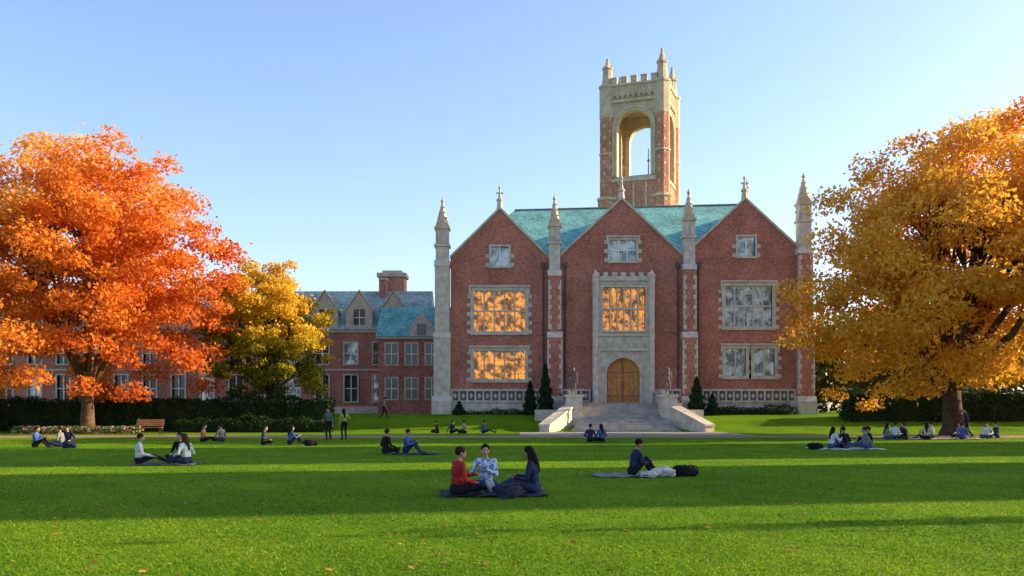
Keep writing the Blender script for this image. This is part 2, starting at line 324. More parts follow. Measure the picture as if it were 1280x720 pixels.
# ------------------------------------------------------------ windows
def window(mb,x0,x1,z0,z1,y,cols,rows,sw=0.22,S=0,G=1,W=0,quoin=True,mul=0.13,arch=True,hood=True,lead=True,depth=0.3,rn=random):
    mb.box(x0-sw,x0,y-.08,y+depth,z0-sw,z1+sw,S); mb.box(x1,x1+sw,y-.08,y+depth,z0-sw,z1+sw,S)
    mb.box(x0,x1,y-.08,y+depth,z1,z1+sw,S); mb.box(x0,x1,y-.13,y+depth,z0-sw,z0,S)
    if hood:
        mb.box(x0-sw-.12,x1+sw+.12,y-.2,y-.003,z1+sw+.003,z1+sw+.14,S)
        mb.box(x0-sw-.12,x0-sw-.01,y-.19,y-.003,z1-.35,z1+sw,S); mb.box(x1+sw+.01,x1+sw+.12,y-.19,y-.003,z1-.35,z1+sw,S)
    if quoin:
        z=z0-sw+.1;i=0
        while z+.3<z1:
            if i%2==0:
                mb.box(x0-sw-.28,x0-sw-.005,y-.05,y+.05,z,z+.32,S); mb.box(x1+sw+.005,x1+sw+.28,y-.05,y+.05,z,z+.32,S)
            z+=.36;i+=1
    cw=(x1-x0)/cols; rh=(z1-z0)/rows
    for i in range(1,cols): mb.box(x0+i*cw-mul/2,x0+i*cw+mul/2,y+.03,y+depth-.05,z0,z1,W)
    for j in range(1,rows): mb.box(x0,x1,y+.034,y+depth-.06,z0+j*rh-mul/2,z0+j*rh+mul/2,W)
    for i in range(cols):
        for j in range(rows):
            a=x0+i*cw; c=z0+j*rh
            d0,d1=rn.uniform(-.012,.012),rn.uniform(-.012,.012); yy=y+depth-.08
            mb.add([(a,yy+d0,c),(a+cw,yy-d0,c),(a+cw,yy-d0+d1,c+rh),(a,yy+d0+d1,c+rh)],[(0,1,2,3)],G)
            if lead:
                for q in (1/3,2/3): mb.box(a+cw*q-.012,a+cw*q+.012,yy-.05,yy-.03,c,c+rh,W)
                nb=max(2,int(rh/.35))
                for q in range(1,nb): mb.box(a,a+cw,yy-.046,yy-.034,c+rh*q/nb-.011,c+rh*q/nb+.011,W)
        if arch:
            a=x0+i*cw+mul/2; e=x0+(i+1)*cw-mul/2; t=z1; hgt=min(.35,cw*.5)
            for (p,sg) in((a,1),(e,-1)):
                mb.extr([(p,t),(p,t-hgt),(p+sg*(e-a)*.14,t-hgt*.45),(p+sg*(e-a)*.5,t)],y+.05,y+depth-.09,S)

def arch_pts(xc,w,z0,zs,zt,n=10,pointed=0.0):
    pts=[(xc-w/2,z0)]
    for i in range(n+1):
        a=math.pi-math.pi*i/n
        x=xc+w/2*math.cos(a); s=max(0,math.sin(a)); pts.append((x,zs+(zt-zs)*(s**(0.9))*(1-pointed*abs(math.cos(a)))))
    pts.append((xc+w/2,z0)); return pts

# ------------------------------------------------------------ main hall
hall=empty('brick_hall')
FY=75.0
G=[(-5.0,2.95,-1.0,14.0,17.95),(4.0,13.85,8.95,14.2,18.75),(14.85,23.2,19.0,14.9,18.75)]
holes={0:[(-1.7,-.26,13.3,14.9),(-3.1,1.05,8.0,11.3),(-3.1,1.05,4.1,6.4)],
       1:[(8.0,10.1,13.75,15.45)],
       2:[(18.4,19.8,14.1,15.7),(17.4,21.2,8.4,11.7),(17.4,19.05,4.35,6.6),(19.75,21.4,4.35,6.6)]}
w=MB()
for i,(a,b_,ax,ze,zp) in enumerate(G):
    hs=[[(h[0],h[2]),(h[1],h[2]),(h[1],h[3]),(h[0],h[3])] for h in holes[i]]
    w.extr([(a,0.3),(b_,0.3),(b_,ze),(ax,zp),(a,ze)],FY,FY+.5,0,hs)
w.box(2.96,3.99,FY+.6,FY+1.1,.3,14.1); w.box(13.86,14.84,FY+.6,FY+1.1,.3,14.5)
w.box(-5.0,-4.5,FY+.51,FY+17,.3,13.9); w.box(22.7,23.2,FY+.51,FY+17,.3,14.6); w.box(-4.49,22.69,FY+16.5,FY+17,.3,13.9)
w.build('walls',[M_BRICK],hall)
t=MB()
for(a,b_,ax,ze,zp) in G:
    t.slab((a-.05,ze-.05),(ax,zp),FY-.12,FY+.62,.22); t.slab((ax,zp),(b_+.05,ze-.05),FY-.121,FY+.621,.22)
    t.frus(ax,FY+.2,zp+.1,.28,zp+.7,.2,8); t.frus(ax,FY+.2,zp+.7,.3,zp+.85,.3,8); t.frus(ax,FY+.2,zp+.85,.18,zp+1.7,.05,8); t.ball(ax,FY+.2,zp+1.8,.13)
    t.box(ax-.3,ax+.3,FY+.17,FY+.23,zp+1.3,zp+1.42)
t.frus(19.45,FY+1.2,18.4,.2,19.9,.16,8); t.frus(19.45,FY+1.2,19.9,.24,20.05,.24,8); t.frus(19.45,FY+1.2,20.05,.14,20.7,.03,8)
def band(x0,x1):
    t.box(x0,x1,FY-.16,FY-.003,.4,2.2,0); t.box(x0,x1,FY-.24,FY-.004,2.2,2.36,0); t.box(x0,x1,FY-.22,FY-.004,3.12,3.3,0)
    t.box(x0,x1,FY-.05,FY-.005,2.36,3.12,1)
    n=int((x1-x0)/.62); s=(x1-x0)/n
    for i in range(n+1):
        xx=min(max(x0+i*s,x0+.08),x1-.08); t.box(xx-.08,xx+.08,FY-.17,FY-.051,2.361,3.119,0)
    for i in range(n):
        xc=x0+(i+.5)*s; t.extr([(xc-.16,2.74),(xc,2.5),(xc+.16,2.74),(xc,2.98)],FY-.15,FY-.052,0)
band(-4.95,2.9); band(4.05,6.4); band(11.6,13.8); band(14.9,23.1)
t.build('stone_trim',[M_STONE,M_STONE_D],hall)
wn=MB()
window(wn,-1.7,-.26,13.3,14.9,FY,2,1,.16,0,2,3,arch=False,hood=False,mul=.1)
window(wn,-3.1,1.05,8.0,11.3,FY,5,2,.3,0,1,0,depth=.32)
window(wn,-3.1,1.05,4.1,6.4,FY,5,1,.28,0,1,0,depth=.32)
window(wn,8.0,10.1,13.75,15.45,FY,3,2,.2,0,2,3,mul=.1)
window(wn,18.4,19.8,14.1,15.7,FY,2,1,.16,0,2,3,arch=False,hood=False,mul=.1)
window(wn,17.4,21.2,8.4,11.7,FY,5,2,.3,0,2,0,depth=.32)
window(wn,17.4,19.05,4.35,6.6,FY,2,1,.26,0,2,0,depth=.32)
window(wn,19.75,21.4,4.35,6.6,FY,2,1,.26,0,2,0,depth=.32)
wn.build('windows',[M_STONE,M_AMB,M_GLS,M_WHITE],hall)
bk=MB(); bk.box(-4.4,22.6,FY+.9,FY+1.0,1,12.8); bk.build('interior_wall',[M_STONE_D],hall)
r=MB()
yb=FY+17; ym=FY+9; zr=20.0; zl=13.95
x0,x1=-4.95,23.15
r.add([(x0,FY+.8,zl),(x1,FY+.8,zl+.4),(x1,yb,zl),(x0,yb,zl),(x0+5.2,ym,zr-.2),(x1-1.2,ym,zr+.35)],[(0,1,5,4),(2,3,4,5),(3,0,4),(1,2,5),(0,3,2,1)],0)
for(a,b_,ax,ze,zp) in G:
    yy=ym-.5
    r.extr([(a+.02,ze-.12),(b_-.02,ze-.12),(ax,zp-.06)],FY+.52,yy,0)
r.build('roof',[M_ROOF],hall)
rd=MB(); rd.tube([(x0+5.2,ym,zr-.2),(x1-1.2,ym,zr+.35)],[.12,.12],6); rd.build('ridge',[M_STONE_D],hall)
dpp=MB()
for xx in(2.55,4.35,13.5,15.2):
    dpp.tube([(xx,FY-.1,3.4),(xx,FY-.1,13.2)],[.06,.06],6); dpp.box(xx-.16,xx+.16,FY-.22,FY-.003,13.2,13.6)
    for z in(5,7.6,10.2): dpp.box(xx-.1,xx+.1,FY-.18,FY-.003,z,z+.08)
dpp.build('rainwater_pipes',[nmat('lead',(.06,.06,.065),(.1,.1,.1),3,.6)],hall)
def pinnacle(xc,w_,ztip,allstone,name='buttress'):
    p=MB(); S=0;B=1
    zb=ztip-2.6
    y0=FY-1.0
    mi=S if allstone else B
    p.box(xc-w_/2-.22,xc+w_/2+.22,y0-.3,FY+.55,.2,2.3,S)
    p.extx([(y0-.3,2.301),(FY+.54,2.301),(FY+.54,2.7),(y0-.05,2.7)],xc-w_/2-.2,xc+w_/2+.2,S)
    p.box(xc-w_/2-.08,xc+w_/2+.08,y0-.05,FY+.55,2.701,7.4,mi)
    p.extx([(y0-.1,7.401),(FY+.54,7.401),(FY+.54,7.9),(y0+.12,7.9)],xc-w_/2-.12,xc+w_/2+.12,S)
    top=zb-4.0 if not allstone else zb-3
    p.box(xc-w_/2,xc+w_/2,y0+.1,FY+.552,7.901,top,mi)
    p.extx([(y0+.05,top+.001),(FY+.54,top+.001),(FY+.54,top+.5),(y0+.3,top+.5)],xc-w_/2-.06,xc+w_/2+.06,S)
    if not allstone:
        z=2.9;i=0
        while z<top-.4:
            ww=w_/2+(.1 if z<7.4 else .02); yy=y0-.07 if z<7.4 else y0+.08
            if not(7.1<z<8):
                k=.26 if i%2 else .12
                p.box(xc-ww-.01,xc-ww+k,yy,yy+.4,z,z+.36,S); p.box(xc+ww-k,xc+ww+.01,yy,yy+.4,z,z+.36,S)
            z+=.4;i+=1
    s=w_/2*.9; yc=y0+.3+s
    p.box(xc-s,xc+s,yc-s,yc+s,top+.501,zb,S)
    p.box(xc-s-.12,xc+s+.12,yc-s-.12,yc+s+.12,zb-1.4,zb-1.2,S); 
    for sg in(-1,1): p.box(xc+sg*s*.45-.1,xc+sg*s*.45+.1,yc-s-.06,yc-s-.001,zb-1.15,zb-.1,S)
    p.box(xc-s-.1,xc+s+.1,yc-s-.1,yc+s+.1,zb+.001,zb+.22,2)
    for sg in(-1,1):
        p.extr([(xc-s,zb+.22),(xc+s,zb+.22),(xc,zb+.95)],yc+sg*s-.06,yc+sg*s+.06,2)
    p.frus(xc,yc,zb+.221,s*1.2,ztip-.35,.07,8,2)
    for q in range(4):
        zz=zb+.5+q*.45; rr=s*1.2*(1-(zz-zb-.2)/2.2)+.04
        for k in range(4):
            a=math.pi/2*k+math.pi/4; p.ball(xc+rr*math.cos(a),yc+rr*math.sin(a),zz,.075,2,6,3)
    p.ball(xc,yc,ztip-.25,.16,2); p.frus(xc,yc,ztip-.15,.06,ztip+.15,.02,6,2)
    p.build(name,[M_STONE,M_BRICK,M_GSTONE],hall)
pinnacle(-5.65,1.15,18.8,True); pinnacle(3.45,1.0,19.0,False); pinnacle(14.35,1.0,19.5,False); pinnacle(23.7,1.1,20.8,False)
p=MB(); PY=FY-.75
xa,xb=6.55,11.45; dc=8.98
arch=arch_pts(dc,2.7,2.15,4.5,5.8,14,.10)
wx0,wx1,wz0,wz1=7.35,10.75,8.0,11.5
p.extr([(xa,1.2),(dc-1.35,1.2)]+arch[0:1]+arch[1:-1]+[arch[-1],(dc+1.35,1.2),(xb,1.2),(xb,12.4),(xa,12.4)],PY,FY-.003,0,[[(wx0,wz0),(wx1,wz0),(wx1,wz1),(wx0,wz1)]])
for k,(e,yy) in enumerate(((.16,.12),(.34,.06))):
    o=arch_pts(dc,2.7+2*e,2.15,4.5,5.8+e,14,.10); i_=arch_pts(dc,2.7+2*(e-.14),2.15,4.5,5.8+e-.14,14,.10)
    for q in range(len(o)-1):
        p.extr([o[q],o[q+1],i_[q+1],i_[q]],PY-yy,PY-.002,0)
p.box(dc-2.05,dc+2.05,PY-.2,PY-.003,6.35,6.52); p.box(dc-2.05,dc-1.9,PY-.19,PY-.003,4.6,6.349); p.box(dc+1.9,dc+2.05,PY-.19,PY-.003,4.6,6.349)
for i in range(6):
    xc=xa+.55+i*.76
    p.box(xc-.27,xc+.27,PY-.05,PY-.003,6.75,7.45); p.extr([(xc-.15,7.3),(xc+.15,7.3),(xc+.15,7.05),(xc,6.87),(xc-.15,7.05)],PY-.11,PY-.051,0)
p.box(xa-.1,xb+.1,PY-.12,PY-.003,7.55,7.7); p.box(xa-.1,xb+.1,PY-.15,PY-.003,12.0,12.2)
for i in range(8):
    xc=xa+.35+i*.6; p.box(xc-.2,xc+.2,PY-.06,PY-.003,11.72,11.95)
for i in range(7):
    xc=xa+.3+i*.717; p.box(xc-.2,xc+.2,PY+.003,PY+.4,12.401,12.7)
for xx in(xa+.18,xb-.18):
    p.frus(xx,PY-.02,1.2,.24,12.3,.24,8); p.frus(xx,PY-.02,12.3,.3,12.5,.3,8); p.frus(xx,PY-.02,12.5,.22,12.9,.05,8)
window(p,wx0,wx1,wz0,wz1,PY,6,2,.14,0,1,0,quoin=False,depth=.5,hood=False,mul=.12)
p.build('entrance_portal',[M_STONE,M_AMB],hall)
d=MB()
dy=PY+.5
dp=arch_pts(dc,2.72,2.15,4.5,5.81,14,.10)
d.extr(dp,dy,dy+.1,0)
for sg in(-1,1):
    for i in range(3):
        xc=dc+sg*(.25+i*.42)
        for(z0,z1)in((2.35,3.2),(3.3,4.2),(4.3,5.0-.12*i)): d.box(xc-.15,xc+.15,dy-.05,dy-.002,z0,z1,0)
    d.box(dc+sg*.1-.03,dc+sg*.1+.03,dy-.1,dy-.051,3.4,3.9,1)
    for zz in(2.7,4.6): d.box(dc+sg*.7-.6,dc+sg*.7+.6,dy-.07,dy-.052,zz,zz+.07,1)
d.box(dc-.03,dc+.03,dy-.06,dy-.003,2.2,5.6,1)
d.build('door',[M_WOOD,M_STONE_D],hall)
# ------------------------------------------------------------ steps
st=MB(); sc_=8.2
n=14
for i in range(n):
    y=66.0+i*.42; z=2.15*(i+1)/n
    hw=3.9-0.9*min(1,i/6)
    st.box(sc_-hw,sc_+hw,y,y+.42 if i<n-1 else 74.2,-.2,z-.05)
    st.box(sc_-hw-.02,sc_+hw+.02,y-.04,y+.42 if i<n-1 else 74.2,z-.049,z)
st.box(4.3,13.4,72.3,74.24,.3,2.146)
es=st.build('entrance_steps',[M_STEP])
ck=MB()
for sg in(-1,1):
    xc=sc_+sg*3.55
    ck.box(xc-.62,xc+.62,68.7,70.3,-.1,2.55); ck.box(xc-.72,xc+.72,68.6,70.4,2.551,2.75); ck.box(xc-.7,xc+.7,68.62,70.38,-.1,.4)
    xi=xc+sg*.1
    A=[(xi,68.69),(xi+sg*.7,68.69),(xi+sg*2.6,65.7),(xi+sg*1.9,65.4)]
    zt=[1.75,1.75,.42,.42]
    v=[(q[0],q[1],-.2) for q in A]+[(q[0],q[1],h_) for q,h_ in zip(A,zt)]
    ck.add(v,[(0,3,2,1),(4,5,6,7),(0,1,5,4),(1,2,6,5),(2,3,7,6),(3,0,4,7)])
    v=[(q[0]+(0.06 if j in(1,2) else -.06)*sg,q[1]+(-.08 if j>1 else .0),h_) for j,(q,h_) in enumerate(zip(A,zt))]
    v=v+[(a_,b_,c_+.14) for a_,b_,c_ in v]
    ck.add(v,[(0,3,2,1),(4,5,6,7),(0,1,5,4),(1,2,6,5),(2,3,7,6),(3,0,4,7)])
    ck.box(min(xc,xc+sg*2.9),max(xc,xc+sg*2.9),70.31,70.7,-.1,1.6)
    ck.box(xc-.25,xc+.25,70.41,74.2,.2,2.9); ck.box(xc-.33,xc+.33,70.405,74.2,2.901,3.05)
ck.build('cheek_walls',[M_STONE],es)

# ------------------------------------------------------------ bell tower
TY=95.0; TW=6.6
tower=empty('bell_tower',(13.6,TY+2.5,0),math.radians(-20))
hw=TW/2
tw=MB()
def wall4(fn):
    for k in range(4):
        tmp=MB(); fn(tmp)
        a=k*math.pi/2; c,s=round(math.cos(a)),round(math.sin(a))
        vs=[(x*c-y*s,x*s+y*c,z) for x,y,z in tmp.v]
        o=len(tw.v); tw.v+=vs; tw.f+=[[i+o for i in f] for f in tmp.f]; tw.m+=tmp.m
def face(m_):
    e=hw-.7
    hole=arch_pts(0,3.5,25.7,30.6,32.4,14)
    m_.extr([(-e,21.0),(e,21.0),(e,34.0),(-e,34.0)],-hw+.15,-hw+.85,0,[hole])
    m_.box(-e,e,-hw+.15,-hw+.85,1,20.999,1)
    for k,(q0,q1) in enumerate(((.0,.22),(.24,.5))):
        o=arch_pts(0,3.5+2*q1,25.7,30.6,32.4+q1,14); i_=arch_pts(0,3.5+2*q0,25.7,30.6,32.4+q0,14)
        for q in range(len(o)-1): m_.extr([o[q],o[q+1],i_[q+1],i_[q]],-hw+.02-.06*k,-hw+.149,0)
    m_.box(-e,e,-hw-.05,-hw+.149,25.1,25.45,0); m_.box(-e,e,-hw+.06,-hw+.149,22.0,25.099,1)
    for i in range(3):
        xc=-1.3+i*1.3; m_.box(xc-.1,xc+.1,-hw-.01,-hw+.059,22.3,25.0,0)
    m_.box(-e,e,-hw-.02,-hw+.149,21.6,21.9,0)
    m_.box(-e,e,-hw-.1,-hw+.149,33.3,33.6,0); m_.box(-e,e,-hw+.0,-hw+.8,34.001,35.0,0)
    for i in range(9):
        xc=-2.25+i*.5625; m_.box(xc-.12,xc+.12,-hw-.07,-hw-.001,33.75,34.8,0)
    m_.box(-e,e,-hw-.15,-hw+.85,35.001,35.2,0)
    for i in range(5):
        xc=-2.1+i*1.05; m_.box(xc-.3,xc+.3,-hw,-hw+.5,35.201,35.85,0); m_.box(xc-.34,xc+.34,-hw-.04,-hw+.54,35.851,35.95,0)
wall4(face)
for i,(sx,sy) in enumerate(((-1,-1),(1,-1),(1,1),(-1,1))):
    cx,cy=sx*(hw-.45),sy*(hw-.45)
    tw.frus(cx,cy,1,1.25,23.5,1.0,8,1)
    k=0
    for z in np.arange(20.3,31.5,0.62):
        r0=1.02 if z<23.5 else .82
        if z<23.2: r0=1.04+(23.5-z)*.012
        for q in range(8):
            if (q+k)%2==0:
                a0=2*math.pi*(q+.5)/8; a1=2*math.pi*(q+1.5)/8; am=(a0+a1)/2
                f0=a0+(a1-a0)*.05; f1=a0+(a1-a0)*.45
                pts=[]
                for zz_ in(z,z+.3):
                    for aa in(f0,f1):
                        R_=r0*math.cos(math.pi/8)/math.cos(aa-am); pts.append((cx+R_*math.cos(aa),cy+R_*math.sin(aa),zz_))
                tw.add(pts,[(0,1,3,2)],0)
        k+=1
    tw.frus(cx,cy,23.5,.8,31.8,.8,8,1); tw.frus(cx,cy,31.8,.84,35,.84,8,0); tw.frus(cx,cy,23.3,1.1,23.6,1.1,8,0); tw.frus(cx,cy,28.0,.88,28.2,.88,8,0)
    tw.frus(cx,cy,35.0,.92,35.25,.92,8,0); tw.frus(cx,cy,35.25,.58,37.0,.46,8,0); tw.frus(cx,cy,37.0,.58,37.12,.58,8,0)
    tip=38.1 if sx<0 else 38.5
    tw.frus(cx,cy,37.12,.42,tip-.15,.1,8,0); tw.ball(cx,cy,tip-.1,.17,0)
    for q in range(4):
        a=math.pi/2*q; tw.ball(cx+.4*math.cos(a),cy+.4*math.sin(a),37.3,.12,0,6,3)
tw.box(-hw+.86,hw-.86,-hw+.86,hw-.86,25.2,25.5,0)
tw.box(-hw+.86,hw-.86,-hw+.86,hw-.86,33.4,33.9,0)
tw.frus(.3,hw-.5,25.5,.09,30.0,.05,6,3); tw.frus(.3,hw-.5,28.6,.16,28.8,.16,6,3)
tw.build('tower_body',[M_GSTONE,M_BRICK2,M_BRICK2,M_STONE_D],tower)

# ------------------------------------------------------------ side wing (left)
wing=empty('residence_hall')
w=MB(); WY=88.0; hs=[];wlist=[]
xs_=-60.0
while xs_<-9:
    for(z0,z1)in((2.4,4.9),(6.0,8.0)):
        hs.append([(xs_,z0),(xs_+1.2,z0),(xs_+1.2,z1),(xs_,z1)]); wlist.append((xs_,xs_+1.2,z0,z1))
    xs_+=2.75
w.extr([(-64,.5),(-8.2,.5),(-8.2,9.2),(-64,9.2)],WY,WY+.4,0,hs)
w.box(-8.6,-8.2,WY+.41,WY+10,.5,9.2); w.box(-64,-63.6,WY+.41,WY+10,.5,9.2)
w.build('walls',[M_BRICK],wing)
w=MB()
for q in wlist: window(w,*q,WY,2,2,.14,0,2 if random.random()<.35 else 1,3,quoin=False,mul=.08,arch=False,hood=False,lead=False)
w.box(-64,-8.2,WY-.14,WY-.003,9.0,9.3,0); w.box(-64,-8.2,WY-.08,WY-.003,5.35,5.5,0); w.box(-64,-8.2,WY-.12,WY-.003,.5,1.9,0)
w.build('windows',[M_STONE,M_DGL,M_GLS,M_WHITE],wing)
w=MB()
w.extx([(WY-.3,9.25),(WY+10.3,9.25),(WY+5,13.6)],-64.2,-8.0,0)
for i in range(15):
    xc=-57.5+i*3.3
    w.extr([(xc-1.25,9.3),(xc+1.25,9.3),(xc+1.25,11.1),(xc,12.9),(xc-1.25,11.1)],WY-.05,WY+.5,1,[[(xc-.55,9.7),(xc+.55,9.7),(xc+.55,11.2),(xc-.55,11.2)]])
    w.slab((xc-1.35,11.0),(xc,12.95),WY-.15,WY+.55,.16,1); w.slab((xc,12.95),(xc+1.35,11.0),WY-.151,WY+.551,.16,1)
    w.box(xc-.55,xc+.55,WY+.2,WY+.25,9.7,11.2,2); w.box(xc-.04,xc+.04,WY+.1,WY+.199,9.7,11.2,4); w.box(xc-.55,xc+.55,WY+.11,WY+.198,10.4,10.48,4)
    w.extr([(xc-1.2,11.0),(xc+1.2,11.0),(xc,12.75)],WY+.51,WY+4.6,0)
    if i%3==1: w.box(xc+1.4,xc+2.0,WY+4,WY+4.9,12,14.6,3); w.box(xc+1.3,xc+2.1,WY+3.9,WY+5,14.601,14.8,1)
w.build('roof_and_dormers',[M_ROOF2,M_GSTONE,M_DGL,M_BRICK,M_WHITE],wing)
lk=MB()
lk.box(-12.0,-5.2,82.5,83,.5,8.1,0); lk.box(-12,-11.5,83.001,87.9,.5,8.1,0)
lk.extx([(82.2,8.15),(88.5,8.15),(88.5,11.2),(86,11.2)],-12.2,-5.1,1)
lk.box(-12.1,-5.2,82.3,82.497,7.95,8.14,2)
for xx in(-11.3,-9.5,-7.7):
    for z0 in(2.6,5.7):
        lk.box(xx-.15,xx+1.15,82.42,82.497,z0-.15,z0+1.95,2); lk.box(xx,xx+1.0,82.40,82.419,z0,z0+1.8,3)
        lk.box(xx+.46,xx+.54,82.38,82.399,z0,z0+1.8,4); lk.box(xx,xx+1,82.382,82.3985,z0+.86,z0+.94,4)
lk.extr([(-9.2,8.15),(-7.0,8.15),(-7.0,9.0),(-8.1,10.4),(-9.2,9.0)],82.3,82.6,2); lk.box(-8.5,-7.7,82.25,82.299,8.3,9.3,3)
lk.extr([(-9.15,9.0),(-7.05,9.0),(-8.1,10.3)],82.601,86,1)
lk.build('link_block',[M_BRICK,M_ROOF,M_STONE,M_DGL,M_WHITE],wing)
c=MB(); c.box(-13.6,-11.0,94,96.2,8,15.2,0); c.box(-13.8,-10.8,93.8,96.4,15.2,15.6,1)
c.box(-13.3,-11.3,94.3,95.9,15.601,15.9,1)
c.build('chimney',[M_BRICK2,M_GSTONE],wing)

def shadow_hall(name,x0,x1,y0,y1,h):  # unseen block added at right to cast shadow stripes on the lawn
    e=empty(name); b=MB(); b.box(x0,x1,y0,y1,-.2,h,0)
    b.extr([(x0-.3,h),(x1+.3,h),((x0+x1)/2,h+4)],y0-.2,y1+.2,1)
    yy=y0+1.2
    while yy<y1-1.6:
        for z in np.arange(1.5,h-2.5,3.6):
            b.box(x0-.09,x0-.003,yy-.15,yy+1.35,z-.15,z+2.15,2); b.box(x0-.12,x0-.091,yy,yy+1.2,z,z+2,3); b.box(x0-.14,x0-.121,yy+.55,yy+.65,z,z+2,2)
        yy+=2.6
    b.build('occluder_body',[M_BRICK,M_ROOF2,M_STONE,M_GLS],e)
shadow_hall('shadow_block',50,62,26.2,34.2,27); shadow_hall('shadow_block',50,62,39.8,50.3,27)

# ------------------------------------------------------------ people
def V3(*a): return np.array(a,float)
def nrm(v): return v/(np.linalg.norm(v)+1e-9)
class Fig:
    def __init__(s): s.mb=MB(); s.lab=[]
    def cap(s,a,b,ra,rb,lab,n=10):
        a=np.array(a,float);b=np.array(b,float); d=nrm(b-a); u=nrm(np.cross(d,[.31,.17,.93] if abs(d[2])<.9 else [1,.1,0])); w_=np.cross(d,u)
        rings=[]
        for t in(-80,-50,-20): t_=math.radians(t); rings.append((a+d*ra*math.sin(t_),ra*math.cos(t_)))
        rings.append((a*.5+b*.5,(ra+rb)/2))
        for t in(20,50,80): t_=math.radians(t); rings.append((b+d*rb*math.sin(t_),rb*math.cos(t_)))
        vs=[c_+r_*(math.cos(2*math.pi*k/n)*u+math.sin(2*math.pi*k/n)*w_) for c_,r_ in rings for k in range(n)]
        m_=len(rings); fs=[(i*n+k,i*n+(k+1)%n,(i+1)*n+(k+1)%n,(i+1)*n+k) for i in range(m_-1) for k in range(n)]
        fs+=[tuple(range(n-1,-1,-1)),tuple(range((m_-1)*n,m_*n))]
        s.mb.add(vs,fs); s.lab.append(('c',a,b,ra,rb,lab))
    def ell(s,c,rad,ax,lab,n=12,k=8):
        c=np.array(c,float); A=np.array(ax)
        vs=[];
        for j in range(1,k):
            t=-math.pi/2+math.pi*j/k
            for i in range(n):
                p=2*math.pi*i/n; l=np.array([rad[0]*math.cos(t)*math.cos(p),rad[1]*math.cos(t)*math.sin(p),rad[2]*math.sin(t)]); vs.append(c+l@A)
        vs.append(c-A[2]*rad[2]); vs.append(c+A[2]*rad[2]); B=len(vs)-2
        fs=[(j*n+i,j*n+(i+1)%n,(j+1)*n+(i+1)%n,(j+1)*n+i) for j in range(k-2) for i in range(n)]
        fs+=[((i+1)%n,i,B) for i in range(n)]+[((k-2)*n+i,(k-2)*n+(i+1)%n,B+1) for i in range(n)]
        s.mb.add(vs,fs); s.lab.append(('e',c,np.array(rad),A,lab))
def ik(a,c,l1,l2,pole):
    a=np.array(a,float);c=np.array(c,float); d=c-a; L_=np.linalg.norm(d)
    if L_>(l1+l2)*.995: c=a+d/L_*(l1+l2)*.995; d=c-a; L_=np.linalg.norm(d)
    if L_<abs(l1-l2)+.02: L_=abs(l1-l2)+.02
    x=(l1*l1-l2*l2+L_*L_)/(2*L_); h_=math.sqrt(max(l1*l1-x*x,0)); dn=nrm(d); p_=np.array(pole,float); p_=nrm(p_-dn*np.dot(p_,dn))
    return a+dn*x+p_*h_, c
MC={}
def cloth(c,pattern=False):
    k=(tuple(c),pattern)
    if k not in MC:
        if pattern: MC[k]=nmat('patterned_fabric',c,(0.62,0.66,0.72),22,0.9,0.2,60,lo=.45,hi=.55)
        else: MC[k]=nmat('fabric',tuple(x*.7 for x in c),tuple(min(1,x*1.2) for x in c),9,0.9,0.7,14,spec=.15)
    return MC[k]
